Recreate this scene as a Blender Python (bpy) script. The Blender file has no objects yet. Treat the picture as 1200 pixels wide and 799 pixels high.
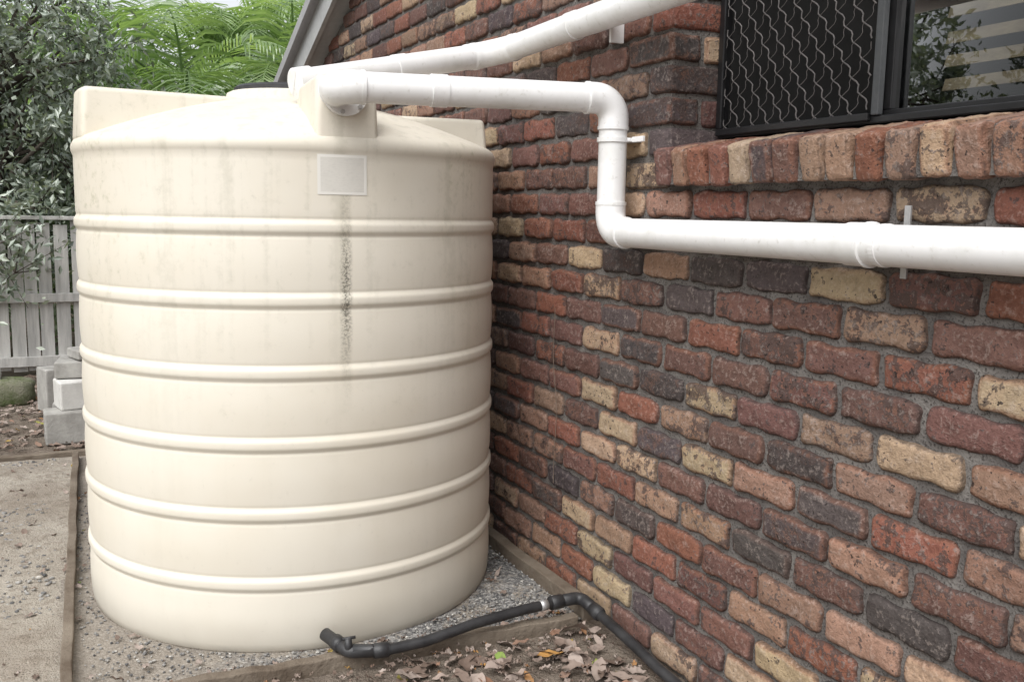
import bpy, bmesh, math, random
import numpy as np
from mathutils import Vector, Matrix
random.seed(23); rng=np.random.default_rng(23)
sc=bpy.context.scene
COL=sc.collection

# ---------------------------------------------------------------- helpers
def empty(name,loc=(0,0,0)):
    e=bpy.data.objects.new(name,None); e.location=loc; COL.objects.link(e); return e
def mk(name,verts,faces,mat=None,parent=None,smooth=False,loc=None):
    me=bpy.data.meshes.new(name)
    if isinstance(verts,np.ndarray): verts=verts.tolist()
    if isinstance(faces,np.ndarray): faces=faces.tolist()
    me.from_pydata(verts,[],faces); me.update()
    ob=bpy.data.objects.new(name,me); COL.objects.link(ob)
    if mat: me.materials.append(mat)
    if smooth: me.polygons.foreach_set('use_smooth',[True]*len(me.polygons))
    if parent: ob.parent=parent
    if loc: ob.location=loc
    return ob
def bevel(ob,w=0.005,seg=2):
    m=ob.modifiers.new('b','BEVEL'); m.width=w; m.segments=seg; m.limit_method='ANGLE'; return ob
def boxv(x0,x1,y0,y1,z0,z1):
    v=[(x0,y0,z0),(x1,y0,z0),(x1,y1,z0),(x0,y1,z0),(x0,y0,z1),(x1,y0,z1),(x1,y1,z1),(x0,y1,z1)]
    f=[(0,3,2,1),(4,5,6,7),(0,1,5,4),(1,2,6,5),(2,3,7,6),(3,0,4,7)]
    return v,f
def box(name,x0,x1,y0,y1,z0,z1,mat,parent=None,bv=0.0):
    v,f=boxv(x0,x1,y0,y1,z0,z1); o=mk(name,v,f,mat,parent)
    if bv: bevel(o,bv)
    return o
class Acc:
    def __init__(s): s.v=[]; s.f=[]; s.n=0
    def add(s,v,f):
        v=list(map(tuple,v)); s.v+=v; s.f+=[tuple(i+s.n for i in q) for q in f]; s.n+=len(v)
def fillet(pts,r,n=8):
    pts=[Vector(p) for p in pts]; out=[pts[0]]
    for i in range(1,len(pts)-1):
        a=(pts[i-1]-pts[i]).normalized(); b=(pts[i+1]-pts[i]).normalized()
        ang=a.angle(b); d=r/math.tan(ang/2)
        p0=pts[i]+a*d; p1=pts[i]+b*d
        c=pts[i]+(a+b).normalized()*(r/math.sin(ang/2))
        v0=p0-c; v1=p1-c
        for k in range(n+1):
            out.append(c+v0.normalized().slerp(v1.normalized(),k/n)*r)
    out.append(pts[-1]); return out
def sweep(acc,pts,r,seg=24,caps=True):
    pts=[Vector(p) for p in pts]; n=len(pts)
    rad=r if hasattr(r,'__len__') else [r]*n
    t=(pts[1]-pts[0]).normalized()
    u=t.orthogonal().normalized(); V=[]; 
    for i,p in enumerate(pts):
        if i==0: tt=(pts[1]-pts[0]).normalized()
        elif i==n-1: tt=(pts[-1]-pts[-2]).normalized()
        else: tt=((pts[i+1]-p).normalized()+(p-pts[i-1]).normalized()).normalized()
        u=(u-tt*u.dot(tt)).normalized(); w=tt.cross(u)
        for k in range(seg):
            a=2*math.pi*k/seg
            V.append(tuple(p+(u*math.cos(a)+w*math.sin(a))*rad[i]))
    F=[]
    for i in range(n-1):
        for k in range(seg):
            k2=(k+1)%seg
            F.append((i*seg+k,i*seg+k2,(i+1)*seg+k2,(i+1)*seg+k))
    if caps:
        F.append(tuple(range(seg))[::-1]); F.append(tuple((n-1)*seg+k for k in range(seg)))
    acc.add(V,F)
def collar(acc,p,d,r,w,seg=24,lip=0.003):
    p=Vector(p); d=Vector(d).normalized()
    offs=[-w/2,-w/2+.001,-w/2+lip,w/2-lip,w/2-.001,w/2]
    sweep(acc,[p+d*o for o in offs],[r*.9,r-lip,r,r,r-lip,r*.9],seg)

# ---------------------------------------------------------------- material helpers
class NT:
    def __init__(s,name):
        s.m=bpy.data.materials.new(name); s.m.use_nodes=True; s.t=s.m.node_tree
        s.t.nodes.clear(); s.out=s.n('ShaderNodeOutputMaterial')
    def n(s,typ,**kw):
        nd=s.t.nodes.new(typ)
        for k,v in kw.items(): setattr(nd,k,v)
        return nd
    def l(s,a,b): s.t.links.new(a,b)
    def noise(s,vec,scale,detail=4,rough=.6,dist=0):
        nd=s.n('ShaderNodeTexNoise'); nd.inputs['Scale'].default_value=scale
        nd.inputs['Detail'].default_value=detail; nd.inputs['Roughness'].default_value=rough
        nd.inputs['Distortion'].default_value=dist
        if vec is not None: s.l(vec,nd.inputs['Vector'])
        return nd.outputs['Fac']
    def mapping(s,vec,scale=(1,1,1),loc=(0,0,0)):
        m=s.n('ShaderNodeMapping'); m.inputs['Scale'].default_value=scale; m.inputs['Location'].default_value=loc
        s.l(vec,m.inputs['Vector']); return m.outputs['Vector']
    def ramp(s,fac,stops,interp='LINEAR'):
        r=s.n('ShaderNodeValToRGB'); r.color_ramp.interpolation=interp
        el=r.color_ramp.elements
        while len(el)<len(stops): el.new(.5)
        for e,(p,c) in zip(el,stops):
            e.position=p; e.color=(c,c,c,1) if not hasattr(c,'__len__') else (*c,1)
        s.l(fac,r.inputs['Fac']); return r.outputs['Color']
    def sstep(s,v,a,b):
        m=s.n('ShaderNodeMapRange',interpolation_type='SMOOTHSTEP')
        s._in(m.inputs['Value'],v); s._in(m.inputs['From Min'],a); s._in(m.inputs['From Max'],b)
        return m.outputs['Result']
    def _in(s,sock,v):
        if isinstance(v,bpy.types.NodeSocket): s.l(v,sock)
        else: sock.default_value=v
    def math(s,op,a,b=0.0,clamp=False):
        m=s.n('ShaderNodeMath',operation=op,use_clamp=clamp); s._in(m.inputs[0],a); s._in(m.inputs[1],b); return m.outputs[0]
    def mix(s,fac,a,b,mode='MIX'):
        m=s.n('ShaderNodeMix',data_type='RGBA',blend_type=mode)
        s._in(m.inputs[0],fac)
        for sock,v in ((m.inputs[6],a),(m.inputs[7],b)):
            if isinstance(v,bpy.types.NodeSocket): s.l(v,sock)
            else: sock.default_value=(*v,1)
        return m.outputs[2]
    def bump(s,h,strength=.5,dist=.01,norm=None):
        b=s.n('ShaderNodeBump'); b.inputs['Strength'].default_value=strength; b.inputs['Distance'].default_value=dist
        s.l(h,b.inputs['Height'])
        if norm is not None: s.l(norm,b.inputs['Normal'])
        return b.outputs['Normal']
    def bsdf(s,color,rough=.6,spec=.5,normal=None,metal=0):
        p=s.n('ShaderNodeBsdfPrincipled')
        if isinstance(color,bpy.types.NodeSocket): s.l(color,p.inputs['Base Color'])
        else: p.inputs['Base Color'].default_value=(*color,1)
        s._in(p.inputs['Roughness'],rough); p.inputs['Specular IOR Level'].default_value=spec
        p.inputs['Metallic'].default_value=metal
        if normal is not None: s.l(normal,p.inputs['Normal'])
        s.l(p.outputs[0],s.out.inputs[0]); return p
    def diffuse(s,color,normal=None):
        p=s.n('ShaderNodeBsdfDiffuse'); s.l(color,p.inputs[0])
        if normal is not None: s.l(normal,p.inputs['Normal'])
        s.l(p.outputs[0],s.out.inputs[0])
    def obj(s): return s.n('ShaderNodeTexCoord').outputs['Object']

def mat_brick():
    t=NT('brick'); o=t.obj()
    at=t.n('ShaderNodeAttribute',attribute_name='bcol'); ar=t.n('ShaderNodeAttribute',attribute_name='brnd')
    sp=t.n('ShaderNodeSeparateXYZ'); t.l(ar.outputs['Vector'],sp.inputs[0])
    edge,r1,r2=sp.outputs
    cmb=t.n('ShaderNodeCombineXYZ'); t.l(t.math('MULTIPLY',r1,31.),cmb.inputs[0]); t.l(t.math('MULTIPLY',r2,17.),cmb.inputs[1])
    add=t.n('ShaderNodeVectorMath',operation='ADD'); t.l(o,add.inputs[0]); t.l(cmb.outputs[0],add.inputs[1]); v=add.outputs[0]
    n1=t.noise(v,20,3,.7); n2=t.noise(v,70,3,.75); n3=t.noise(v,85,2,.45)
    base=at.outputs['Color']
    hs=t.n('ShaderNodeHueSaturation'); t.l(base,hs.inputs['Color'])
    vv=t.math('ADD',t.math('ADD',t.math('MULTIPLY',n2,1.0),t.math('MULTIPLY',n1,1.0)),.03); t.l(vv,hs.inputs['Value'])
    base=hs.outputs['Color']
    # warm fired core / rim shifts within a brick
    base=t.mix(t.math('MULTIPLY',t.sstep(n1,.48,.62),t.math('MULTIPLY',t.sstep(r2,.3,.8),.45)),base,(.30,.15,.095))
    eo=t.math('MULTIPLY',t.sstep(t.math('ADD',edge,t.math('MULTIPLY',n1,.6)),.90,.40),t.sstep(r1,.40,.80))
    base=t.mix(t.math('MULTIPLY',eo,.55),base,(.25,.105,.06))
    th=t.math('ADD',.62,t.math('MULTIPLY',t.math('MULTIPLY',r2,r2),-.20))
    pm=t.sstep(t.math('ADD',n1,t.math('MULTIPLY',t.math('SUBTRACT',n2,.5),.9)),th,t.math('ADD',th,.11))
    base=t.mix(t.math('MULTIPLY',pm,.80),base,t.mix(n2,(.018,.014,.015),(.075,.06,.058)))
    # iron spots: clustered dark pits, number varies brick to brick
    st=t.math('SUBTRACT',t.math('SUBTRACT',.735,t.math('MULTIPLY',r1,.075)),t.math('MULTIPLY',t.math('SUBTRACT',n1,.5),.28))
    spk=t.sstep(n3,st,t.math('ADD',st,.03)); base=t.mix(t.math('MULTIPLY',spk,.85),base,(.025,.018,.017))
    bl=t.math('MULTIPLY',t.sstep(t.math('SUBTRACT',n2,t.math('MULTIPLY',n1,.5)),.27,.45),.30)
    base=t.mix(bl,base,(.44,.37,.33))
    base=t.mix(t.math('MULTIPLY',t.sstep(t.math('ADD',edge,t.math('MULTIPLY',n2,.7)),.70,.30),.68),base,(.038,.03,.028))
    h=t.math('SUBTRACT',t.math('MULTIPLY',n2,1.0),t.math('MULTIPLY',spk,.18))
    t.bsdf(base,.78,.35,t.bump(h,.85,.007)); return t.m
def mat_mortar():
    t=NT('mortar'); o=t.obj(); n=t.noise(o,9,2); n2=t.noise(o,150,2,.7)
    c=t.ramp(n,[(.3,(.12,.11,.105)),(.7,(.225,.21,.195))]); c=t.mix(t.sstep(n2,.5,.7),c,(.07,.063,.06))
    t.diffuse(c,t.bump(n2,.8,.006)); return t.m
def mat_tank():
    t=NT('tank_plastic'); o=t.obj(); sp=t.n('ShaderNodeSeparateXYZ'); t.l(o,sp.inputs[0]); x,y,z=sp.outputs
    st=t.noise(t.mapping(o,(12,12,.35)),1.6,3,.6); bl=t.noise(o,2.2,3); fine=t.noise(o,30,4,.75)
    c=t.mix(t.math('MULTIPLY',t.sstep(bl,.35,.7),.8),(.72,.68,.592),(.68,.63,.53))
    up=t.sstep(z,.55,1.5)
    runm=t.math('MULTIPLY',t.sstep(t.math('ADD',st,t.math('MULTIPLY',t.math('SUBTRACT',fine,.5),.6)),.48,.74),t.math('ADD',t.math('MULTIPLY',up,.27),.05))
    c=t.mix(runm,c,(.42,.40,.32))
    alg=t.math('MULTIPLY',t.math('MULTIPLY',t.sstep(fine,.5,.7),t.sstep(bl,.50,.66)),t.math('MULTIPLY',up,.36))
    c=t.mix(alg,c,(.40,.39,.25))
    c=t.mix(t.math('MULTIPLY',t.sstep(fine,.60,.78),.18),c,(.38,.35,.29))
    wob=t.math('MULTIPLY',t.math('SUBTRACT',t.noise(t.mapping(o,(0,0,1)),9,2),.5),.02)
    d=t.math('ABSOLUTE',t.math('ADD',t.math('ADD',x,.012),wob))
    band=t.sstep(d,.024,.004)
    zz=t.math('MULTIPLY',t.sstep(z,.72,1.0),t.sstep(z,1.60,1.5)); front=t.sstep(y,0.,-.2)
    grit=t.sstep(t.noise(o,120,3,.8),.43,.60); mid=t.math('MULTIPLY',t.sstep(z,.90,1.10),t.sstep(z,1.38,1.2))
    m1=t.math('MULTIPLY',t.math('MULTIPLY',band,zz),front)
    c=t.mix(t.math('MULTIPLY',m1,.35),c,(.40,.37,.29))
    c=t.mix(t.math('MULTIPLY',t.math('MULTIPLY',m1,grit),t.math('ADD',t.math('MULTIPLY',mid,.6),.2)),c,(.09,.085,.07))
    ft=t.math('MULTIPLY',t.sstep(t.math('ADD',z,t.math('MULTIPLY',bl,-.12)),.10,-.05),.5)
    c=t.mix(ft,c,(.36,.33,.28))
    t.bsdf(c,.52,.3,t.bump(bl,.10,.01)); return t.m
def mat_pvc():
    t=NT('white_pvc'); o=t.obj(); n=t.noise(o,5,4,.7); n2=t.noise(o,60,3)
    c=t.mix(t.sstep(n,.45,.75),(.80,.80,.80),(.70,.70,.68)); c=t.mix(t.math('MULTIPLY',t.sstep(n2,.58,.75),.35),c,(.42,.40,.36))
    t.bsdf(c,.35,.5); return t.m
def mat_simple(name,c1,c2,scale=8,rough=.7,spec=.3,bs=.3,bd=.005,mp=(1,1,1),metal=0):
    t=NT(name); o=t.mapping(t.obj(),mp); n=t.noise(o,scale,3,.65); n2=t.noise(o,scale*9,3,.7)
    c=t.ramp(n,[(.32,c1),(.68,c2)]); c=t.mix(t.math('MULTIPLY',n2,.35),c,tuple(a*.4 for a in c1))
    t.bsdf(c,rough,spec,t.bump(n2,bs,bd),metal); return t.m
def mat_leaf(name,stops,trans=.35,rough=.5,clump=1.3,gloss=.1):
    t=NT(name); g=t.n('ShaderNodeNewGeometry'); r=g.outputs['Random Per Island']
    n=t.noise(t.obj(),clump,1)
    f=t.math('ADD',t.math('MULTIPLY',r,.6),t.math('MULTIPLY',t.math('SUBTRACT',n,.3),1.0))
    c=t.ramp(f,stops)
    d=t.n('ShaderNodeBsdfDiffuse'); t.l(c,d.inputs[0]); tr=t.n('ShaderNodeBsdfTranslucent')
    t.l(t.mix(1.,c,(1.4,1.5,.7),'MULTIPLY'),tr.inputs[0])
    gl=t.n('ShaderNodeBsdfGlossy'); gl.inputs['Roughness'].default_value=rough; gl.inputs[0].default_value=(.85,.88,.85,1)
    m=t.n('ShaderNodeMixShader'); m.inputs[0].default_value=trans; t.l(d.outputs[0],m.inputs[1]); t.l(tr.outputs[0],m.inputs[2])
    m2=t.n('ShaderNodeMixShader'); m2.inputs[0].default_value=gloss; t.l(m.outputs[0],m2.inputs[1]); t.l(gl.outputs[0],m2.inputs[2])
    t.l(m2.outputs[0],t.out.inputs[0]); return t.m

BRICK=mat_brick(); MORTAR=mat_mortar(); TANK=mat_tank(); PVC=mat_pvc()
BLACKALU=mat_simple('black_frame',(.012,.012,.013),(.02,.02,.022),20,.4,.5,.05)
GREYALU=mat_simple('grey_mullion',(.06,.065,.07),(.09,.095,.10),20,.4,.5,.05)
GRILLE=mat_simple('grille_metal',(.12,.115,.115),(.18,.165,.16),30,.6,.3,.05)
POLY=mat_simple('black_poly',(.018,.018,.02),(.05,.05,.052),12,.45,.5,.15)
TIMBER=mat_simple('weathered_timber',(.13,.10,.075),(.26,.22,.175),5,.9,.15,.8,.008,(1,1,1))
FENCE=mat_simple('fence_timber',(.40,.395,.38),(.66,.65,.62),3,.9,.15,.5,.006,(6,6,.6))
METAL=mat_simple('galvanised',(.45,.45,.45),(.6,.6,.6),30,.45,.5,.1,metal=.6)
BARGE=mat_simple('painted_barge',(.42,.43,.43),(.52,.53,.53),4,.6,.3,.1)
ROOF=mat_simple('roof_sheet',(.36,.36,.37),(.44,.44,.45),4,.5,.4,.1)
CONC=mat_simple('concrete_block_mat',(.30,.29,.27),(.50,.49,.46),7,.9,.2,.6,.006)
CONCW=mat_simple('pale_block',(.60,.59,.56),(.78,.77,.74),7,.9,.2,.5,.005)
MOSS=mat_simple('mossy_stone_mat',(.10,.13,.05),(.28,.27,.21),9,.95,.1,.9,.01)
BARK=mat_simple('bark',(.06,.05,.042),(.15,.13,.11),7,.95,.1,.9,.02,(1,1,.25))
PALMBARK=mat_simple('palm_bark',(.14,.13,.11),(.26,.24,.2),5,.95,.1,.8,.01,(1,1,6))
DARK=mat_simple('dark_interior',(.012,.012,.012),(.02,.02,.02),3,.9,.1,.1)
SLAT=mat_simple('timber_slat',(.11,.08,.055),(.25,.20,.14),9,.6,.3,.2,.003,(1,1,3))
STRING=mat_simple('string',(.16,.12,.10),(.24,.19,.15),14,.9,.2,.2,.003)

# ---------------------------------------------------------------- bricks
last=[None]
def brick_color():
    for _ in range(4):
        r=random.random()
        k_=0 if r<.20 else 1 if r<.40 else 2 if r<.54 else 3 if r<.84 else 4
        if k_==0 and last[0]==0 and random.random()<.7: continue
        last[0]=k_; break
    c,j=[((.40,.29,.195),.13),((.27,.165,.118),.16),((.072,.056,.056),.25),((.140,.073,.060),.24),((.205,.085,.058),.16)][k_]
    k=1+random.uniform(-j,j); return tuple(max(.01,a*k*(1+random.uniform(-.05,.05))) for a in c)
def brick_rands():
    return random.random(),random.random()
BV=[];BF=[];BC=[];BR=[];bn=0
def patch(Y0,Y1,Z0,Z1,X,nu,nv):
    global bn
    L=Y1-Y0; H=Z1-Z0; cy=(Y0+Y1)/2; cz=(Z0+Z1)/2
    def par(n,half,r):
        inner=np.linspace(-(half-r),half-r,n); e=np.array([half,half-r*.12,half-r*.45])
        return np.concatenate([-e,inner,e[::-1]])
    r=.015
    u=par(nu,L/2,r); v=par(nv,H/2,r); U,V=np.meshgrid(u,v,indexing='ij')
    c=.018
    ax=np.abs(U)-(L/2-c); az=np.abs(V)-(H/2-c)
    m=(ax>0)&(az>0); mx=np.maximum(ax,az); ln=np.sqrt(ax**2+az**2)+1e-9
    sc_=np.where(m,mx/ln,1.)
    Uy=np.where(m,np.sign(U)*(L/2-c+ax*sc_),U); Vz=np.where(m,np.sign(V)*(H/2-c+az*sc_),V)
    e=np.minimum(L/2-np.abs(U),H/2-np.abs(V))
    k=np.clip(e/r,0,1); d=np.sqrt(np.clip(1-(1-k)**2,0,1))*r
    ph=rng.uniform(0,6.28,6)
    wob=.0026*(np.sin(U*70+ph[0])+np.sin(U*33+ph[1]))*np.sign(V)*(1-k*.5)
    wob2=.0026*(np.sin(V*90+ph[2]))*np.sign(U)*(1-k*.5)
    tilt=(U/L)*rng.normal(0,.004)+(V/H)*rng.normal(0,.003)
    dep=d*(1+.0)+.0024*np.sin(U*40+ph[3])*np.sin(V*60+ph[4])*k+rng.normal(0,.0014,U.shape)*k+tilt+rng.normal(0,.002)
    x=X+r-dep
    x[0,:]=x[-1,:]=X+.035; x[:,0]=x[:,-1]=X+.035
    y=cy+Uy+wob2+rng.normal(0,.0012); z=cz+Vz+wob+rng.normal(0,.001)
    n0,n1=U.shape; vs=np.stack([x,y,z],-1).reshape(-1,3)
    idx=np.arange(n0*n1).reshape(n0,n1)+bn
    f=np.stack([idx[:-1,:-1],idx[:-1,1:],idx[1:,1:],idx[1:,:-1]],-1).reshape(-1,4)
    BV.append(vs);BF.append(f)
    col=brick_color(); ra,rb=brick_rands()
    ed=np.clip(e/.028,0,1).reshape(-1)
    BC.append(np.tile([*col,1.],(len(vs),1))); BR.append(np.stack([ed,np.full(len(vs),ra),np.full(len(vs),rb)],-1)); bn+=len(vs)
bm=bmesh.new(); bmesh.ops.create_cube(bm,size=2); bmesh.ops.subdivide_edges(bm,edges=bm.edges[:],cuts=7,use_grid_fill=True)
TV=np.array([v.co[:] for v in bm.verts]); TF=np.array([[v.index for v in f.verts] for f in bm.faces]); bm.free()
def rbrick(c,dims,rot=None,r=.011,col=None):
    global bn
    h=np.array(dims)/2
    s=np.sign(TV)*np.abs(TV)**.55
    p=s*h; inner=np.clip(p,-(h-r),h-r); dd=p-inner; ln=np.linalg.norm(dd,axis=1,keepdims=True)+1e-9
    q=np.where(ln>1e-6,inner+dd/ln*r,p)
    ph=rng.uniform(0,6.28,3)
    q=q+.0022*np.sin(q[:,[1,2,0]]*60+ph)+rng.normal(0,.0009,q.shape)
    hh=np.sort(h-np.abs(q),axis=1); ed=np.clip(hh[:,1]/.028,0,1)
    if rot is not None: q=q@np.array(rot).T
    q=q+np.array(c)+rng.normal(0,.0012,3)
    BV.append(q);BF.append(TF+bn)
    col=col or brick_color(); ra,rb=brick_rands()
    BC.append(np.tile([*col,1.],(len(q),1))); BR.append(np.stack([ed,np.full(len(q),ra),np.full(len(q),rb)],-1)); bn+=len(q)

WX=1.65; PL=.242; PH=.092; MJ=.013
YEND=7.15; YNEAR=-2.6; RIDGE_Y=2.2
def roofz(y):
    z=2.63+(5.705-y)*.385
    if y<RIDGE_Y: z=2.63+(5.705-RIDGE_Y)*.385-(RIDGE_Y-y)*.385
    return z
OY0,OY1,OZ0,OZ1=1.05,2.36,16*PH,30*PH
nrows=int(4.1/PH)
for r_ in range(-1,nrows):
    z0=r_*PH+MJ/2; z1=(r_+1)*PH-MJ/2; zc=(z0+z1)/2
    off=0 if r_%2==0 else PL/2
    inopen=OZ0-.001<zc<OZ1
    k0=int((YNEAR-OY1)/PL)-1; k1=int((YEND-OY1)/PL)+2
    for k in range(k0,k1):
        a=OY1+k*PL+off; b=a+PL
        a0=max(a,YNEAR); b0=min(b,YEND)
        parts=[(a0,b0)]
        if inopen:
            parts=[]
            if a0<OY0: parts.append((a0,min(b0,OY0)))
            if b0>OY1: parts.append((max(a0,OY1),b0))
        for (p,q) in parts:
            if q-p<.04: continue
            if zc>roofz((p+q)/2)-.02: continue
            if inopen and abs(p-OY1)<1e-4:
                continue
            near=(.6<p<4.2) and zc<2.3
            patch(p+MJ/2,q-MJ/2,z0,z1,WX,11 if near else 5,5 if near else 3)
    if inopen:
        H=PH-MJ
        if r_%2==0:
            rbrick((WX+.055,OY1+.1155+MJ*.0,zc),(.11,.231,H))
            rbrick((WX+.11+MJ+.05,OY1+.06,zc),(.10,.12,H))
        else:
            rbrick((WX+.1155,OY1+.055,zc),(.231,.11,H))
tilt=math.radians(10); R=[[math.cos(tilt),0,-math.sin(tilt)],[0,1,0],[math.sin(tilt),0,math.cos(tilt)]]
y=OY1-.040
while y>OY0:
    rbrick((1.706+random.uniform(-.004,.004),y,1.549+random.uniform(-.003,.003)),(.225,.073,.108),R,r=.013); y-=.0865
V=np.concatenate(BV);F=np.concatenate(BF)
house=empty('brick_house')
bo=mk('brickwork',V,F,BRICK,house,True)
ca=bo.data.color_attributes.new('bcol','FLOAT_COLOR','POINT'); ca.data.foreach_set('color',np.concatenate(BC).ravel())
va=bo.data.attributes.new('brnd','FLOAT_VECTOR','POINT'); va.data.foreach_set('vector',np.concatenate(BR).ravel())
MX=WX+.015
mv=[];mf=[]
def quad(p): 
    n=len(mv); mv.extend(p); mf.append(tuple(range(n,n+len(p))))
zb=-.2
quad([(MX,YNEAR,zb),(MX,YEND,zb),(MX,YEND,OZ0+.04),(MX,YNEAR,OZ0+.04)])
quad([(MX,YNEAR,OZ0+.04),(MX,OY0-.01,OZ0+.04),(MX,OY0-.01,OZ1),(MX,YNEAR,OZ1)])
quad([(MX,OY1+.012,OZ0+.04),(MX,YEND,OZ0+.04),(MX,YEND,2.05),(MX,OY1+.012,2.05)])
quad([(MX,OY1+.012,2.05),(MX,YEND,2.05),(MX,6.0,OZ1-.25),(MX,5.0,OZ1),(MX,OY1+.012,OZ1)])
quad([(MX,YNEAR,OZ1),(MX,5.0,OZ1),(MX,RIDGE_Y,roofz(RIDGE_Y)-.02),(MX,YNEAR,roofz(YNEAR))])
quad([(MX,OY1+.012,OZ0),(MX,OY1+.012,OZ1),(WX+.3,OY1+.012,OZ1),(WX+.3,OY1+.012,OZ0)])
quad([(MX,OY0-.01,OZ0),(MX,OY0-.01,OZ1),(WX+.3,OY0-.01,OZ1),(WX+.3,OY0-.01,OZ0)])
quad([(1.616,OY0,1.483),(1.616,OY1,1.483),(1.616,OY1,1.568),(1.616,OY0,1.568)])
quad([(1.616,OY0,1.568),(1.616,OY1,1.568),(1.86,OY1,1.612),(1.86,OY0,1.612)])
quad([(1.616,OY0,1.483),(1.616,OY1,1.483),(1.70,OY1,1.485),(1.70,OY0,1.485)])
quad([(MX,OY0,OZ1),(MX,OY1,OZ1),(WX+.3,OY1,OZ1),(WX+.3,OY0,OZ1)])
mk('mortar_bed',mv,mf,MORTAR,house)
def mat_plainbrick():
    t=NT('plain_brick'); o=t.obj(); b=t.n('ShaderNodeTexBrick'); b.inputs['Scale'].default_value=1.0
    b.inputs['Brick Width'].default_value=.24; b.inputs['Row Height'].default_value=.092; b.inputs['Mortar Size'].default_value=.008
    b.inputs['Color1'].default_value=(.13,.07,.06,1); b.inputs['Color2'].default_value=(.36,.25,.17,1); b.inputs['Mortar'].default_value=(.16,.15,.14,1)
    mp=t.n('ShaderNodeMapping'); mp.inputs['Rotation'].default_value=(math.radians(-90),0,0); t.l(o,mp.inputs[0]); t.l(mp.outputs[0],b.inputs['Vector'])
    t.bsdf(b.outputs['Color'],.9,.2); return t.m
PB=mat_plainbrick()
HX=9.5
mk('rear_wall',[(MX,YEND,-.2),(HX,YEND,-.2),(HX,YEND,2.1),(MX,YEND,2.1)],[(0,1,2,3)],PB,house)
mk('front_wall',[(MX,YNEAR,-.2),(HX,YNEAR,-.2),(HX,YNEAR,2.8),(MX,YNEAR,2.8)],[(0,1,2,3)],PB,house)
mk('side_wall',[(HX,YNEAR,-.2),(HX,YEND,-.2),(HX,YEND,2.1),(HX,RIDGE_Y,3.9),(HX,YNEAR,2.1)],[(0,1,2,3,4)],PB,house)
RX0=1.535; ye=7.75; yn=-3.1
def slab(name,y0,y1,th0,th1,x0,x1,mat):
    z0,z1=roofz(y0),roofz(y1)
    v=[(x0,y0,z0+th0),(x1,y0,z0+th0),(x1,y1,z1+th0),(x0,y1,z1+th0),(x0,y0,z0+th1),(x1,y0,z0+th1),(x1,y1,z1+th1),(x0,y1,z1+th1)]
    return mk(name,v,[(0,3,2,1),(4,5,6,7),(0,1,5,4),(1,2,6,5),(2,3,7,6),(3,0,4,7)],mat,house)
slab('roof_far',RIDGE_Y,ye,.145,.19,RX0-.04,HX+.3,ROOF); slab('roof_near',yn,RIDGE_Y-.003,.145,.19,RX0-.04,HX+.3,ROOF)
slab('soffit_far',RIDGE_Y,ye,.0,.02,RX0+.03,HX+.2,BARGE); slab('soffit_near',yn,RIDGE_Y-.003,.0,.02,RX0+.03,HX+.2,BARGE)
slab('barge_far',RIDGE_Y,ye,-.03,.143,RX0,RX0+.026,BARGE); slab('barge_near',yn,RIDGE_Y-.003,-.03,.143,RX0,RX0+.026,BARGE)
slab('roof_roll_far',RIDGE_Y,ye,.13,.20,RX0-.06,RX0-.042,ROOF)

# ---- window
WXF=1.827; wz0=1.628; wz1=OZ1-.01
a=Acc()
def ab(x0,x1,y0,y1,z0,z1): a.add(*boxv(x0,x1,y0,y1,z0,z1))
ab(WXF,WXF+.07,OY0,OY1-.004,wz0,wz0+.018); ab(WXF+.001,WXF+.07,OY0,OY1-.004,wz1-.03,wz1)
ab(WXF+.002,WXF+.07,OY1-.024,OY1-.005,wz0+.018,wz1-.03); ab(WXF+.002,WXF+.07,OY0+.001,OY0+.03,wz0+.018,wz1-.03)
ab(WXF-.012,WXF+.001,1.755,OY1-.006,wz0+.006,wz0+.026); ab(WXF-.012,WXF+.001,OY1-.030,OY1-.006,wz0+.026,wz1-.03)
bevel(mk('window_frame',a.v,a.f,BLACKALU,house),.003)
a=Acc(); ab(WXF-.006,WXF+.012,1.728,1.752,wz0+.019,wz1-.031)
bevel(mk('window_mullion',a.v,a.f,GREYALU,house),.003)
a=Acc(); ab(WXF+.03,WXF+.06,OY0+.03,1.752,wz0+.019,wz0+.034); ab(WXF+.03,WXF+.058,1.722,1.752,wz0+.034,wz1-.031)
bevel(mk('window_sash',a.v,a.f,BLACKALU,house),.003)
a=Acc(); yl,yr,zl,zh=1.755,OY1-.03,wz0+.026,wz1-.03
sp=.062
for sgn in (1,-1):
    for i in range(-30,34):
        pts=[]
        for k in range(0,200):
            tt=k*.009
            base=yl+i*sp+sgn*tt*.72
            yy=base+.0075*math.sin(tt*2*math.pi/.043+(0 if sgn>0 else 1.5))
            zz=zl+tt
            if yl<yy<yr and zz<zh: pts.append((WXF-.004+.003*sgn,yy,zz))
            elif len(pts)>1: break
        if len(pts)>2: sweep(a,pts,.0021 if sgn>0 else .0010,4,False)
mk('security_grille',a.v,a.f,GRILLE,house,True)
mk('insect_screen',[(WXF+.016,1.752,zl),(WXF+.016,yr,zl),(WXF+.016,yr,zh),(WXF+.016,1.752,zh)],[(0,1,2,3)],DARK,house)
def mat_glass():
    t=NT('window_glass'); fr=t.n('ShaderNodeFresnel'); fr.inputs[0].default_value=1.45
    tr=t.n('ShaderNodeBsdfTransparent'); tr.inputs[0].default_value=(.8,.83,.8,1); gl=t.n('ShaderNodeBsdfGlossy'); gl.inputs['Roughness'].default_value=.01
    m=t.n('ShaderNodeMixShader'); t.l(fr.outputs[0],m.inputs[0]); t.l(tr.outputs[0],m.inputs[1]); t.l(gl.outputs[0],m.inputs[2]); t.l(m.outputs[0],t.out.inputs[0]); return t.m
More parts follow.
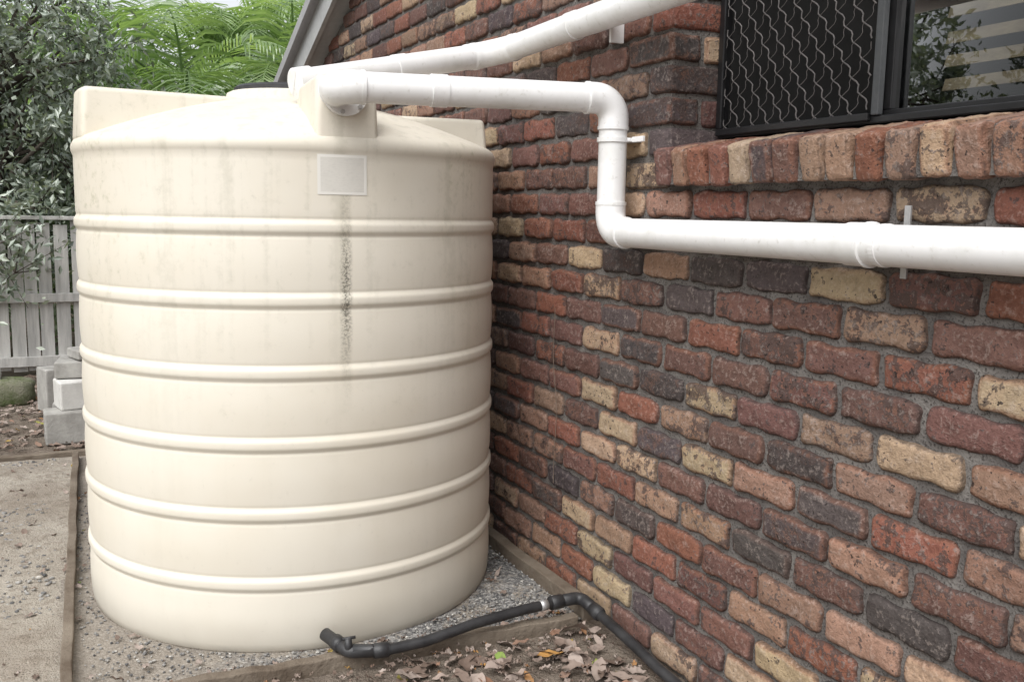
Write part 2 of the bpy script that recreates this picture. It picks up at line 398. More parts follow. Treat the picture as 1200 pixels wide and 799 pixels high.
mk('window_glass',[(WXF+.045,OY0+.03,wz0+.03),(WXF+.045,1.73,wz0+.03),(WXF+.045,1.73,wz1-.03),(WXF+.045,OY0+.03,wz1-.03)],[(0,1,2,3)],mat_glass(),house)
a=Acc()
for i in range(9):
    z=wz0+.075+i*.062
    v,f=boxv(-.004,.004,OY0-.1,1.62,-.016,.016)
    an=math.radians(28); v=[(WXF+.09+x*math.cos(an)+zz*math.sin(an)*.6,yy,z+zz*math.cos(an)+ .01*math.sin(yy*9+i)) for x,yy,zz in v]; a.add(v,f)
mk('window_slats',a.v,a.f,SLAT,house)  # tan slats built behind the right pane to give it horizontal stripes
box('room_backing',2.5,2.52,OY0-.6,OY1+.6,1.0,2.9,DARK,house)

# ---------------------------------------------------------------- tank
TC=(.802,3.53); TR=.739
tank=empty('water_tank',(TC[0],TC[1],.0))
prof=[(.70,0.0),(TR-.014,.002),(TR-.005,.012),(TR,.035)]
ribs=[.230,.453,.675,.897,1.118,1.338]
zprev=.035; RH=.036
for zi in ribs:
    a0=zi-RH
    for k in range(1,8): 
        q=k/8; prof.append((TR+.0035*math.sin(math.pi*q),zprev+(a0-zprev)*q))
    for k in range(25):
        dz=-RH+2*RH*k/24; q=abs(dz)
        top=.0070/(1+math.exp((q-.0155)/.0027))
        gr=-.0022*math.exp(-((q-.0265)/.0055)**2)
        prof.append((TR+top+gr,zi+dz))
    zprev=zi+RH
for k in range(1,8): prof.append((TR,zprev+(1.558-zprev)*k/8))
prof+=[(TR,1.558),(TR+.003,1.565),(TR+.006,1.573),(TR+.007,1.583),(TR+.005,1.595),(TR-.002,1.607),(TR-.014,1.617),(TR-.03,1.624)]
def dome(r): return 1.624+.170*(1-(r/(TR-.03))**1.7)
for k in range(1,24):
    r=(TR-.03)*(1-k/24); prof.append((r,dome(r)))
SEG=192; V=[];F=[]
for (r,z) in prof:
    for s in range(SEG):
        an=2*math.pi*s/SEG; V.append((r*math.cos(an),r*math.sin(an),z))
n=len(prof)
for i in range(n-1):
    for s in range(SEG):
        s2=(s+1)%SEG; F.append((i*SEG+s,i*SEG+s2,(i+1)*SEG+s2,(i+1)*SEG+s))
V.append((0,0,prof[-1][1]+.002)); F+= [((n-1)*SEG+s,(n-1)*SEG+(s+1)%SEG,len(V)-1) for s in range(SEG)]
mk('tank_body',V,F,TANK,tank,True)
def lug(name,ang,r0,r1,w,z0,z1):
    bmx=bmesh.new()
    nn=10
    pl=[]
    for k in range(nn+1):
        q=-1+2*k/nn; yy=q*w/2; pl.append((math.sqrt(max(r1*r1-yy*yy,0)),yy))
    pl+= [(r0,w*.36),(r0,-w*.36)]
    bot=[bmx.verts.new((x,y_,z0)) for x,y_ in pl]; top=[bmx.verts.new((x-(.012 if i<=nn else 0),y_*.93,z1)) for i,(x,y_) in enumerate(pl)]
    bmx.faces.new(bot[::-1]); bmx.faces.new(top); m_=len(pl)
    for i in range(m_): bmx.faces.new((bot[i],bot[(i+1)%m_],top[(i+1)%m_],top[i]))
    me=bpy.data.meshes.new(name); bmx.to_mesh(me); bmx.free()
    me.transform(Matrix.Rotation(ang,4,'Z')); me.materials.append(TANK)
    o=bpy.data.objects.new(name,me); COL.objects.link(o); o.parent=tank
    b=bevel(o,.018,5); b.modifiers[0].angle_limit=math.radians(40)
    me.polygons.foreach_set('use_smooth',[True]*len(me.polygons)); return o
lug('lug_front',math.radians(-90),.36,TR-.002,.20,1.57,1.79)
lug('lug_left',math.radians(180),.16,TR-.001,.36,1.60,1.772)
lug('lug_right',math.radians(0),.30,TR-.001,.30,1.60,1.745)
lug('lug_back',math.radians(90),.30,TR-.001,.30,1.60,1.745)
a=Acc(); lx=.0
sweep(a,[(lx,0,1.77),(lx,0,1.817),(lx,0,1.825)],[.205,.205,.195],48); mk('strainer_lid',a.v,a.f,POLY,tank)
a=Acc(); sweep(a,[(lx,0,1.75),(lx,0,1.797),(lx,0,1.802)],[.24,.23,.22],48); mk('lid_collar',a.v,a.f,TANK,tank)
V=[];F=[]; nl=10
for j in range(2):
    for i in range(nl+1):
        an=math.radians(-91.6)+(-.5+i/nl)*(.150/TR); V.append(((TR+.0015)*math.cos(an),(TR+.0015)*math.sin(an),1.438+j*.118))
for i in range(nl): F.append((i,i+1,nl+2+i,nl+1+i))
t=NT('label'); o=t.obj(); sp_=t.n('ShaderNodeSeparateXYZ'); t.l(o,sp_.inputs[0])
bx=t.math('ABSOLUTE',t.math('ADD',sp_.outputs[0],.0205)); bz=t.math('ABSOLUTE',t.math('SUBTRACT',sp_.outputs[2],1.497))
inn=t.math('MULTIPLY',t.math('LESS_THAN',bx,.066),t.math('LESS_THAN',bz,.051))
wv=t.sstep(t.noise(t.mapping(o,(1,1,7)),70,3),.52,.6); fn=t.noise(o,18,4,.7)
c=t.mix(inn,(.74,.725,.68),t.mix(t.math('MULTIPLY',wv,.22),t.mix(fn,(.60,.585,.54),(.68,.66,.61)),(.46,.45,.42)))
t.bsdf(c,.4,.4)
mk('label',V,F,t.m,tank,True)
# ---------------------------------------------------------------- PVC pipes
R0=.044
pipeA=empty('rainwater_pipe')
p0=(.775,2.83,1.735); p1=(.725,2.665,1.738); p2=(1.572,2.545,1.747); p3=(1.572,2.545,1.338); p4=(1.572,-2.4,1.350)
a=Acc(); pts=fillet([p0,p1,p2,p3,p4],.062,10)
sweep(a,pts,R0,32); 
def dirn(a_,b_): return (Vector(b_)-Vector(a_)).normalized()
d12=dirn(p1,p2)
def elbow_skin(acc,pa,pc,pb,leg=.10):
    da=dirn(pc,pa); db=dirn(pc,pb); P=Vector(pc)
    path=fillet([P+da*leg,P,P+db*leg],.062,10); rr=R0+.0032
    sweep(acc,path,rr,32)
    for dd in (da,db): collar(acc,P+dd*(leg-.006),dd,rr+.0016,.012,32,.001)
elbow_skin(a,p0,p1,p2,.085); elbow_skin(a,p1,p2,p3,.095); elbow_skin(a,p2,p3,p4,.095)
collar(a,(1.572,1.515,1.3405),(0,1,0),R0+.0035,.06,32,.001)
collar(a,(1.572,1.487,1.3405),(0,1,0),R0+.006,.010,32,.001)
collar(a,Vector(p1)+d12*.30,d12,R0+.003,.05,32,.001)
o_=mk('pipe',a.v,a.f,PVC,pipeA,True)
m_=o_.modifiers.new('e','EDGE_SPLIT'); m_.split_angle=math.radians(40)
a=Acc(); sweep(a,[(.79,2.80,1.735),(.79,2.775,1.735)],.066,32); mk('inlet_flange',a.v,a.f,PVC,pipeA)
a=Acc()
for k in range(6):
    an=k*math.pi/3+.3; sweep(a,[(.79+.056*math.cos(an),2.778,1.735+.056*math.sin(an)),(.79+.056*math.cos(an),2.766,1.735+.056*math.sin(an))],.007,6)
mk('flange_screws',a.v,a.f,METAL,pipeA)
a=Acc(); collar(a,(1.572,2.545,1.622),(0,0,1),R0+.0055,.016,32,.001); mk('saddle_clip',a.v,a.f,PVC,pipeA)
v,f=boxv(1.60,1.652,2.50,2.59,1.616,1.628); bevel(mk('clip_tab',v,f,PVC,pipeA),.002)
v,f=boxv(1.612,1.622,2.44,2.50,1.614,1.631); bevel(mk('clip_ear',v,f,PVC,pipeA),.002)
box('bracket_strap',1.628,1.634,1.437,1.453,1.270,1.425,METAL,pipeA,.001)
a=Acc(); collar(a,(1.572,1.445,1.3405),(0,1,0),R0+.0022,.016,32,.001); mk('bracket_band',a.v,a.f,PVC,pipeA)
pipeB=empty('rainwater_pipe')
q0=(.72,3.13,1.795); q1=(1.555,3.36,1.995); q2=(1.555,-2.4,2.045)
a=Acc(); sweep(a,fillet([q0,q1,q2],.12,10),R0,32)
P=Vector(q1); da=dirn(q1,q0); db=dirn(q1,q2)
sweep(a,fillet([P+da*.13,P,P+db*.13],.12,10),R0+.0035,32)
for dd in (da,db): collar(a,P+dd*.124,dd,R0+.0055,.014,32,.001)
collar(a,Vector(q0)+dirn(q0,q1)*.03,dirn(q0,q1),R0+.006,.06,32); collar(a,Vector(q0)+dirn(q0,q1)*.42,dirn(q0,q1),R0+.003,.05,32,.001)
collar(a,(1.555,2.78,2.0),(0,1,0),R0+.003,.05,32,.001)
o_=mk('pipe',a.v,a.f,PVC,pipeB,True); m_=o_.modifiers.new('e','EDGE_SPLIT'); m_.split_angle=math.radians(40)
box('pipe_strap',1.600,1.648,2.62,2.632,1.93,1.99,PVC,pipeB,.001)
# ---------------------------------------------------------------- black poly pipe
poly=empty('irrigation_pipe')
a=Acc()
pts=[(.755,2.625,.075),(.85,2.605,.062),(.98,2.60,.068),(1.15,2.615,.088),(1.35,2.64,.092),(1.53,2.665,.085)]
sweep(a,pts,.017,16); sweep(a,[(1.575,2.64,.080),(1.59,2.45,.055),(1.58,2.2,.04),(1.57,1.8,.03),(1.56,.5,.03)],.017,16)
path=fillet([(1.47,2.660,.087),(1.575,2.668,.085),(1.582,2.56,.070)],.03,6); sweep(a,path,.021,20)
collar(a,(1.475,2.660,.087),(1,.05,0),.024,.05,12,.004); collar(a,(1.581,2.57,.071),(0,1,.1),.024,.05,12,.004)
mk('poly_pipe',a.v,a.f,POLY,poly,True)
a=Acc()
path=fillet([(.86,2.605,.062),(.745,2.628,.068),(.70,2.74,.085)],.03,6); sweep(a,path,.020,20)
collar(a,(.84,2.609,.063),(1,-.15,0),.024,.05,12,.004); collar(a,(.725,2.68,.076),(-.3,1,.1),.024,.04,12,.004)
sweep(a,[(.745,2.628,.06),(.742,2.628,.112)],[.014,.011],12); sweep(a,[(.726,2.632,.110),(.764,2.622,.114)],.005,8)
mk('valve_fitting',a.v,a.f,POLY,poly,True)
a=Acc(); collar(a,(1.42,2.650,.0895),(1,.12,0),.0185,.03,16,.001); mk('pipe_tag',a.v,a.f,METAL,poly,True)
a=Acc(); pts=[(1.640+.002*math.sin(k*1.3),3.02+.012*math.sin(k*.7)-.006*k*.4,1.05-k*.06) for k in range(12)]
sweep(a,pts,.0013,5); mk('hanging_string',a.v,a.f,STRING)

# ---------------------------------------------------------------- ground
def mat_ground():
    t=NT('sandy_path'); o=t.obj(); n=t.noise(o,1.8,4,.65); n2=t.noise(o,16,5,.75); n3=t.noise(o,190,2,.7)
    c=t.ramp(n,[(.3,(.33,.285,.235)),(.7,(.50,.455,.39))]); c=t.mix(t.math('MULTIPLY',t.sstep(n2,.48,.66),.62),c,(.235,.195,.155))
    c=t.mix(t.math('MULTIPLY',t.sstep(n3,.55,.68),.65),c,(.12,.10,.08)); c=t.mix(t.math('MULTIPLY',t.sstep(n3,.42,.30),.4),c,(.62,.58,.52))
    t.diffuse(c,t.bump(t.math('ADD',n2,t.math('MULTIPLY',n3,.3)),.9,.03)); return t.m
def mat_soil():
    t=NT('soil'); o=t.obj(); n=t.noise(o,6,4,.65); n2=t.noise(o,90,3,.7)
    c=t.ramp(n,[(.3,(.14,.112,.09)),(.7,(.30,.255,.21))]); c=t.mix(t.sstep(n2,.55,.75),c,(.08,.062,.05))
    t.diffuse(c,t.bump(n2,.9,.02)); return t.m
def mat_gravel():
    t=NT('gravel_mat'); o=t.obj(); vr=t.n('ShaderNodeTexVoronoi'); vr.inputs['Scale'].default_value=120; t.l(o,vr.inputs['Vector'])
    sepc=t.n('ShaderNodeSeparateColor'); t.l(vr.outputs['Color'],sepc.inputs[0]); spx=t.n('ShaderNodeSeparateXYZ'); t.l(o,spx.inputs[0])
    c=t.ramp(sepc.outputs[0],[(0,(.11,.11,.11)),(.5,(.22,.215,.21)),(1,(.40,.39,.37))])
    n=t.noise(o,6,4,.75)
    sand=t.math('ADD',t.sstep(n,.45,.62),t.sstep(t.math('ADD',spx.outputs[0],t.math('MULTIPLY',n,.6)),1.1,.4),True)
    c=t.mix(t.math('MULTIPLY',sand,.72),c,t.mix(n,(.20,.165,.13),(.40,.355,.295)))
    t.diffuse(c,t.bump(t.math('SUBTRACT',1.,vr.outputs['Distance']),.7,.005)); return t.m
GR=mat_ground(); SO=mat_soil(); GV=mat_gravel()
S=200
mk('ground',[(-S,-S,-.004),(S,-S,-.004),(S,S,-.004),(-S,S,-.004)],[(0,1,2,3)],SO)
def bumpy(name,x0,x1,y0,y1,z,amp,nx,ny,mat,fr=3.,x1f=None):
    V=[];F=[]
    for j in range(ny+1):
        for i in range(nx+1):
            y=y0+(y1-y0)*j/ny; xe=x1f(y) if x1f else x1; x=x0+(xe-x0)*i/nx
            V.append((x,y,z+amp*(math.sin(x*fr*1.7+y*fr)+math.sin(y*fr*2.1-x*fr*.6))*.5+random.uniform(-.3,.3)*amp))
    for j in range(ny):
        for i in range(nx): k=j*(nx+1)+i; F.append((k,k+1,k+nx+2,k+nx+1))
    return mk(name,V,F,mat,smooth=True)
bumpy('path',-5,.04,-4,5.62,.014,.010,90,150,GR,3.,lambda y:-.045+.09*(y-2.66)/2.9)
bumpy('gravel_bed',-.04,1.68,2.66,5.6,.006,.005,70,100,GV,6)
def timber(name,p,q,w,z0,z1):
    p=Vector((*p,0));q=Vector((*q,0)); d=(q-p).normalized(); s=Vector((-d.y,d.x,0))*w/2; n=24
    V=[];F=[]
    for i in range(n+1):
        c=p+(q-p)*i/n; jit=random.uniform(-.004,.004); zt=z1+random.uniform(-.006,.006)
        for (ss,zz) in ((-1,z0),(1,z0),(1,zt),(-1,zt)): V.append((c.x+s.x*ss+jit*abs(d.y),c.y+s.y*ss+jit*abs(d.x),zz))
    for i in range(n):
        for k in range(4): k2=(k+1)%4; F.append((i*4+k,i*4+k2,(i+1)*4+k2,(i+1)*4+k))
    F.append((3,2,1,0)); F.append(tuple(n*4+k for k in range(4)))
    return bevel(mk(name,V,F,TIMBER),.004)
timber('timber_edging',(-.045,2.2),(.045,5.55),.032,-.05,.050)
timber('timber_edging',(.02,2.70),(1.54,2.635),.040,-.05,.045)
timber('timber_edging',(1.605,2.66),(1.60,5.6),.05,-.05,.06)
timber('timber_edging',(-3.0,5.66),(1.6,5.70),.05,-.05,.025)

bm=bmesh.new(); bmesh.ops.create_icosphere(bm,subdivisions=1,radius=1); IV=np.array([v.co[:] for v in bm.verts]); IF=np.array([[v.index for v in f.verts] for f in bm.faces]); bm.free()
def pebbles(name,n,fn,smin,smax,mat):
    V=[];F=[]
    for i in range(n):
        x,y=fn(); s=random.uniform(smin,smax)
        sc3=np.array([s*random.uniform(.7,1.4),s*random.uniform(.7,1.4),s*random.uniform(.5,.9)])
        an=random.uniform(0,6.28); c_,s_=math.cos(an),math.sin(an)
        q=IV*(1+rng.uniform(-.18,.18,(12,1)))*sc3; q=np.stack([q[:,0]*c_-q[:,1]*s_,q[:,0]*s_+q[:,1]*c_,q[:,2]],-1)
        V.append(q+np.array([x,y,.010+s*.2])); F.append(IF+i*12)
    return mk(name,np.concatenate(V),np.concatenate(F),mat)
def gpos():
    while True:
        x=random.uniform(0.02,1.6);y=random.uniform(2.68,4.9)
        if random.random()>.25+x*.75: continue
        if (x-TC[0])**2+(y-TC[1])**2>TR*TR*1.01 : return x,y
t=NT('pebble'); g=t.n('ShaderNodeNewGeometry'); c=t.ramp(g.outputs['Random Per Island'],[(0,(.10,.10,.10)),(.5,(.21,.205,.20)),(.85,(.34,.33,.31)),(1,(.52,.50,.46))]); t.diffuse(c)
pebbles('gravel',7000,gpos,.0022,.0058,t.m)
pebbles('loose_stones',4200,lambda:(random.uniform(-1.6,-.05),random.uniform(2.4,5.6)),.003,.009,t.m)

def mat_litter():
    t=NT('dry_leaves'); g=t.n('ShaderNodeNewGeometry'); r=g.outputs['Random Per Island']
    c=t.ramp(r,[(0,(.12,.085,.065)),(.25,(.21,.155,.125)),(.5,(.30,.24,.205)),(.75,(.40,.335,.295)),(.92,(.24,.13,.08)),(.97,(.50,.27,.08)),(1,(.20,.29,.07))])
    n=t.noise(t.obj(),45,3); c=t.mix(t.math('MULTIPLY',t.sstep(n,.5,.7),.5),c,(.08,.06,.05))
    t.bsdf(c,.75,.3,t.bump(n,.4,.004)); return t.m
LIT=mat_litter()
def litter(name,n,fn,lmin,lmax,zf,mat=LIT,flat=1.):
    V=[];F=[];nn=0; nu,nv=6,3
    for i in range(n):
        x,y=fn(); L=random.uniform(lmin,lmax); W=L*random.uniform(.3,.6)
        c1=random.uniform(-2.5,2.5)/L*.25; c2=random.uniform(-6,6)*.12/L
        rot=Matrix.Rotation(random.uniform(0,6.28),3,'Z')@Matrix.Rotation(random.gauss(0,.3*flat),3,'X')@Matrix.Rotation(random.gauss(0,.25*flat),3,'Y')
        z=zf()
        for a_ in range(nu+1):
            u=a_/nu; wd=math.sin(math.pi*min(1,u**.8))**.8*W/2*(1+random.uniform(-.15,.15)) if 0<u<1 else .001
            for b_ in range(nv):
                v=(b_-1); px=(u-.5)*L; py=v*wd
                pz=c1*px*px*.8+c2*py*py*.8+ (.004*math.sin(u*12+i) if v else 0)+abs(v)*wd*.2
                p=rot@Vector((px,py,pz)); V.append((x+p.x,y+p.y,max(.006,z+p.z)))
        for a_ in range(nu):
            for b_ in range(nv-1):
                k=nn+a_*nv+b_; F.append((k,k+1,k+nv+1,k+nv))
        nn+=(nu+1)*nv
    return mk(name,V,F,mat,smooth=True)
litter('leaf_litter',250,lambda:(random.triangular(.55,1.58,1.45),random.uniform(1.7,2.59)),.03,.115,lambda:random.uniform(.006,.030))
litter('leaf_litter',1800,lambda:(random.uniform(-2.6,.6),random.uniform(5.75,8.3)),.03,.08,lambda:random.uniform(.008,.03))
litter('twigs_and_crumbs',1800,lambda:(random.uniform(-.02,1.58),random.uniform(1.7,2.78)),.006,.03,lambda:.013)
def sparse():
    while True:
        x=random.uniform(-1.3,1.58);y=random.uniform(2.3,5.5)
        d=math.hypot(x-TC[0],y-TC[1])
        if d>TR+.02 and (x>-.02 or random.random()<.40): return x,y
litter('fallen_leaves',480,sparse,.010,.048,lambda:.022)

# ---------------------------------------------------------------- fence
fen=empty('timber_fence'); a=Acc(); FY=8.5; x=-9.0
while x<4.0:
    w=.095+random.uniform(-.008,.008); h=1.24+random.uniform(-.02,.02); tl=random.uniform(-.008,.008)
    v,f=boxv(x,x+w,FY-.009+random.uniform(-.003,.003),FY+.009,.03+random.uniform(0,.03),h)
    v=[(px+(tl if pz>.5 else 0),py,pz) for px,py,pz in v]
    a.add(v,f); x+=w+random.uniform(.010,.026)
mk('palings',a.v,a.f,FENCE,fen)
a=Acc()
a.add(*boxv(-9,4,FY-.055,FY-.012,.60,.67)); a.add(*boxv(-9,4,FY-.055,FY-.012,.08,.16)); a.add(*boxv(-9,4,FY-.05,FY+.05,1.262,1.292))
for k in range(6): a.add(*boxv(-8.5+k*2.4,-8.4+k*2.4,FY+.012,FY+.1,-.1,1.25))
bevel(mk('rails',a.v,a.f,FENCE,fen),.004)
pile=empty('concrete_block_pile')
def blk(name,x,y,z,dx,dy,dz,rz,mat):
    v,f=boxv(-dx/2,dx/2,-dy/2,dy/2,0,dz); o=mk(name,v,f,mat,pile,loc=(x,y,z)); o.rotation_euler=(random.uniform(-.02,.02),random.uniform(-.02,.02),rz); bevel(o,.012,3); return o
blk('block_1',.09,6.05,.0,.40,.20,.19,.05,CONC); blk('block_2',.14,6.32,.0,.40,.20,.19,-.1,CONC)
blk('block_3',.14,6.12,.193,.36,.19,.17,.2,CONCW); blk('block_4',.17,6.18,.37,.40,.24,.10,-.15,CONC)
blk('block_5',.2,6.2,.475,.30,.2,.06,.3,CONC); blk('block_6',.08,7.0,.0,.45,.2,.30,.3,CONC)
ms=empty('mossy_stone')
def rock(name,x,y,dx,dy,dz,mat,par):
    bmx=bmesh.new(); bmesh.ops.create_cube(bmx,size=2); bmesh.ops.subdivide_edges(bmx,edges=bmx.edges[:],cuts=4,use_grid_fill=True)
    for v in bmx.verts:
        c=v.co; k=1/max(1e-6,(abs(c.x)**5+abs(c.y)**5+abs(c.z)**5)**.2); v.co=Vector((c.x*k*dx,c.y*k*dy,c.z*k*dz))+Vector([random.gauss(0,.006) for _ in range(3)])
    me=bpy.data.meshes.new(name); bmx.to_mesh(me); bmx.free(); me.materials.append(mat); me.polygons.foreach_set('use_smooth',[True]*len(me.polygons))
    o=bpy.data.objects.new(name,me); COL.objects.link(o); o.location=(x,y,dz*.8); 
    if par: o.parent=par
    return o
rock('stone_1',-.42,7.35,.24,.12,.10,MOSS,ms); rock('stone_2',-.95,7.5,.25,.13,.09,MOSS,ms)
rock('garden_stone',-.47,7.36,.08,.08,.15,CONCW,ms)

# ---------------------------------------------------------------- vegetation
def leaf_mesh(P,sizes,width=.42,up=.3):
    n=len(P)
    d=rng.normal(size=(n,3)); d[:,2]-=up; d/=np.linalg.norm(d,axis=1,keepdims=True)
    r=rng.normal(size=(n,3)); s=np.cross(d,r); s/=np.linalg.norm(s,axis=1,keepdims=True); nn=np.cross(d,s)
    L=sizes[:,None]
    a=P; b=P+d*L*.45+s*L*width/2+nn*L*.06; c=P+d*L; e=P+d*L*.45-s*L*width/2+nn*L*.06
    V=np.stack([a,b,c,e],1).reshape(-1,3)
    i=np.arange(n)*4
    F=np.concatenate([np.stack([i,i+1,i+2],1),np.stack([i,i+2,i+3],1)])
    return V,F
L1=mat_leaf('grey_green_leaves',[(0,(.07,.095,.07)),(.35,(.17,.21,.165)),(.7,(.29,.335,.27)),(1,(.46,.50,.42))],.25,.4,1.3,.14)
L2=mat_leaf('background_leaves',[(0,(.06,.09,.05)),(.4,(.14,.19,.11)),(.8,(.24,.30,.19)),(1,(.36,.42,.29))],.35,.5,.8)
L3=mat_leaf('palm_leaves',[(0,(.10,.17,.07)),(.45,(.21,.31,.13)),(.8,(.32,.43,.21)),(1,(.46,.55,.32))],.45,.35,.9,.14)
def tree(name,x,y,h,cz,rad,nc,nl,size,mat,trunk=.09,extra=()):
    e=empty(name); a=Acc()
    top=Vector((x+random.uniform(-.2,.2),y,cz)); pts=[Vector((x,y,-.1)),Vector((x+.05,y,cz*.35)),Vector((x-.04,y+.03,cz*.7)),top]
    sweep(a,pts,[trunk*1.3,trunk,trunk*.8,trunk*.5],10)
    P=[]
    cs=list(extra)
    for k in range(nc):
        while True:
            q=Vector([random.uniform(-1,1) for _ in range(3)])
            if .25<q.length<1: break
        cs.append((x+q.x*rad[0],y+q.y*rad[1],cz+q.z*rad[2]))
    for c in cs:
        c=Vector(c)
        st=pts[1].lerp(top,random.random()); mid=st.lerp(c,.5)+Vector((0,0,.12))
        sweep(a,[st,mid,c],[trunk*.35,trunk*.2,.006],6,False)
        n=int(nl*random.uniform(.4,1.5)); rr=random.uniform(.14,.30)
        for tw in range(5):
            dv=Vector([random.gauss(0,1) for _ in range(3)]).normalized()*rr*1.9; dv.z-=rr*.3
            sweep(a,[c,c+dv*.5,c+dv],[.006,.004,.002],4,False)
            m_=n//7; tt=rng.uniform(.2,1,m_)[:,None]; P.append(np.array(c)+np.array(dv)*tt+rng.normal(0,.035,(m_,3)))
        m_=n-5*(n//7); P.append(np.array(c)+rng.normal(0,rr,(m_,3)))
    P=np.concatenate(P); P=P[P[:,2]>.1]; s=rng.uniform(.6,1.25,len(P))*size
    V,F=leaf_mesh(P,s); mk('foliage',V,F,mat,e); mk('trunk',a.v,a.f,BARK,e,True); return e
tree('leafy_tree',-.65,9.7,5,2.55,(1.25,.9,1.7),72,230,.080,L1,.13,[(-.45,8.35,1.05),(-.30,8.3,.85),(-.55,8.4,1.3),(-.15,8.5,1.35),(-.7,8.3,.95)])
tree('leafy_tree',-3.2,9.9,5,2.8,(1.5,1.0,1.9),45,200,.09,L1)
tree('leafy_tree',.35,10.3,4,1.9,(.95,.8,.9),34,200,.080,L1,.06)
tree('leafy_tree',-6.2,9.5,5,3.2,(1.8,1.2,2.6),50,180,.14,L1)
tree('leafy_tree',-7.5,6.5,5,3.4,(1.5,1.8,2.8),45,180,.15,L1)
tree('leafy_tree',-8.5,3.0,5,3.4,(1.5,1.8,2.8),40,160,.15,L1)
def mass(name,n,fn,nl,size,mat,rr=(.4,.9)):
    P=[]
    for k in range(n):
        c=np.array(fn()); P.append(c+rng.normal(0,1,(nl,3))*random.uniform(*rr)*.6)
    P=np.concatenate(P); P=P[P[:,2]>.05]
    V,F=leaf_mesh(P,rng.uniform(.6,1.4,len(P))*size,.4,.5); return mk(name,V,F,mat)
mass('background_trees',170,lambda:(random.uniform(-14,10),random.uniform(15.5,18.5),abs(random.gauss(1.3,1.5))),160,.28,L2,(.5,1.1))
mass('undergrowth',60,lambda:(random.uniform(-7,5),random.uniform(9.2,12.5),random.uniform(.2,1.3)),140,.16,L2,(.3,.6))
def palm(name,x,y,h,nf,length):
    e=empty(name); a=Acc(); tr=[Vector((x+.05*math.sin(k),y,h*k/6-.1)) for k in range(7)]
    sweep(a,tr,[.13,.11,.1,.1,.1,.09,.06],12); mk('trunk',a.v,a.f,PALMBARK,e,True)
    V=[];F=[];a=Acc(); c0=tr[-1]
    for k in range(nf):
        az=k*2.399+random.uniform(-.2,.2); el=random.uniform(.15,1.35); L=length*random.uniform(.8,1.1)
        pts=[]; p=Vector(c0); ang=el; st=L/22
        for s in range(23):
            pts.append(p.copy()); p=p+Vector((math.cos(az)*math.cos(ang),math.sin(az)*math.cos(ang),math.sin(ang)))*st; ang-=.055+.05*s/22*1.6
        sweep(a,pts,[.022*(1-s/24)+.003 for s in range(23)],5,False)
        for s in range(3,23):
            for sub in (0,.5):
                if s==22 and sub: continue
                pp=pts[s].lerp(pts[s+1],sub) if s<22 else pts[s]
                tg=(pts[min(s+1,22)]-pts[s-1]).normalized(); side=tg.cross(Vector((0,0,1))).normalized()
                ll=L*.30*math.sin(math.pi*min(1,(s-1)/21*.85+.12))+.08
                for sg in (1,-1):
                    dv=(side*sg*1.0+tg*.75+Vector((0,0,random.uniform(-.25,.25)))).normalized()
                    w=tg*.018
                    q1=pp+dv*ll*.5+Vector((0,0,-.02)); q2=pp+dv*ll*.85+Vector((0,0,-ll*.22)); q3=pp+dv*ll+Vector((0,0,-ll*.42))
                    b=len(V); V+=[tuple(pp-w*.5),tuple(pp+w*.5),tuple(q1+w),tuple(q1-w),tuple(q2+w*.7),tuple(q2-w*.7),tuple(q3)]
                    F+=[(b,b+1,b+2,b+3),(b+3,b+2,b+4,b+5),(b+5,b+4,b+6)]
    mk('fronds',V,F,L3,e); mk('stalks',a.v,a.f,L3,e,True)
for (x,y,h,nf,L) in ((1.5,12.2,2.4,17,2.3),(2.9,12.6,2.8,18,2.5),(2.2,14.4,3.3,18,2.6),(.6,13.6,2.9,16,2.4),(3.9,14.8,3.4,18,2.7),(-1.5,14.5,3.2,14,2.5)):
    palm('palm_tree',x,y,h,nf,L)

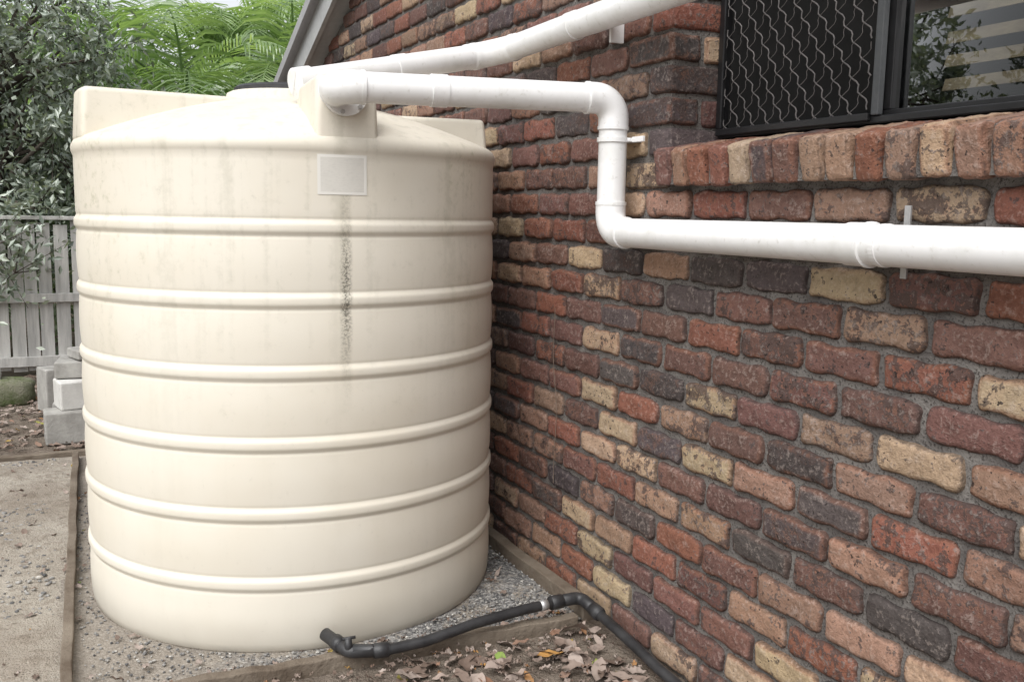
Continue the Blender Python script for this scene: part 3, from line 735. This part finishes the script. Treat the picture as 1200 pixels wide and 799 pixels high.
# ---------------------------------------------------------------- light, world, camera
w=bpy.data.worlds.new('World'); sc.world=w; w.use_nodes=True; nt=w.node_tree; nt.nodes.clear()
sky=nt.nodes.new('ShaderNodeTexSky'); sky.sky_type='NISHITA'; sky.sun_disc=False
EL,AZ=math.radians(52),math.radians(232)
sky.sun_elevation=EL; sky.sun_rotation=AZ; sky.air_density=1.0; sky.dust_density=3.0
hs=nt.nodes.new('ShaderNodeHueSaturation'); hs.inputs['Saturation'].default_value=.18; hs.inputs['Value'].default_value=1.5
bg=nt.nodes.new('ShaderNodeBackground'); bg.inputs['Strength'].default_value=.15; wo=nt.nodes.new('ShaderNodeOutputWorld')
nt.links.new(sky.outputs[0],hs.inputs['Color']); nt.links.new(hs.outputs[0],bg.inputs[0]); nt.links.new(bg.outputs[0],wo.inputs[0])
sd=bpy.data.lights.new('sun','SUN'); sd.energy=2.0; sd.angle=math.radians(50); sd.color=(1,.985,.96)
so=bpy.data.objects.new('sun',sd); COL.objects.link(so)
d=Vector((math.sin(AZ)*math.cos(EL),math.cos(AZ)*math.cos(EL),math.sin(EL)))
so.rotation_euler=d.to_track_quat('Z','Y').to_euler()

cd=bpy.data.cameras.new('camera'); cam=bpy.data.objects.new('camera',cd); COL.objects.link(cam); sc.camera=cam
cd.sensor_width=36; cd.lens=33.0; cd.clip_start=.05; cd.clip_end=1000
yaw=math.radians(25.9); p=math.radians(7.9); ro=math.radians(1.0)
fh=Vector((math.sin(yaw),math.cos(yaw),0)); rr=Vector((math.cos(yaw),-math.sin(yaw),0))
f=fh*math.cos(p)+Vector((0,0,-math.sin(p))); u=fh*math.sin(p)+Vector((0,0,math.cos(p)))
cr=rr*math.cos(ro)+u*math.sin(ro); cu=u*math.cos(ro)-rr*math.sin(ro)
M=Matrix((( cr.x,cu.x,-f.x,0),(cr.y,cu.y,-f.y,0),(cr.z,cu.z,-f.z,1.4),(0,0,0,1))); cam.matrix_world=M
sc.view_settings.view_transform='Standard'; sc.view_settings.look='None'; sc.view_settings.exposure=0; sc.view_settings.gamma=1
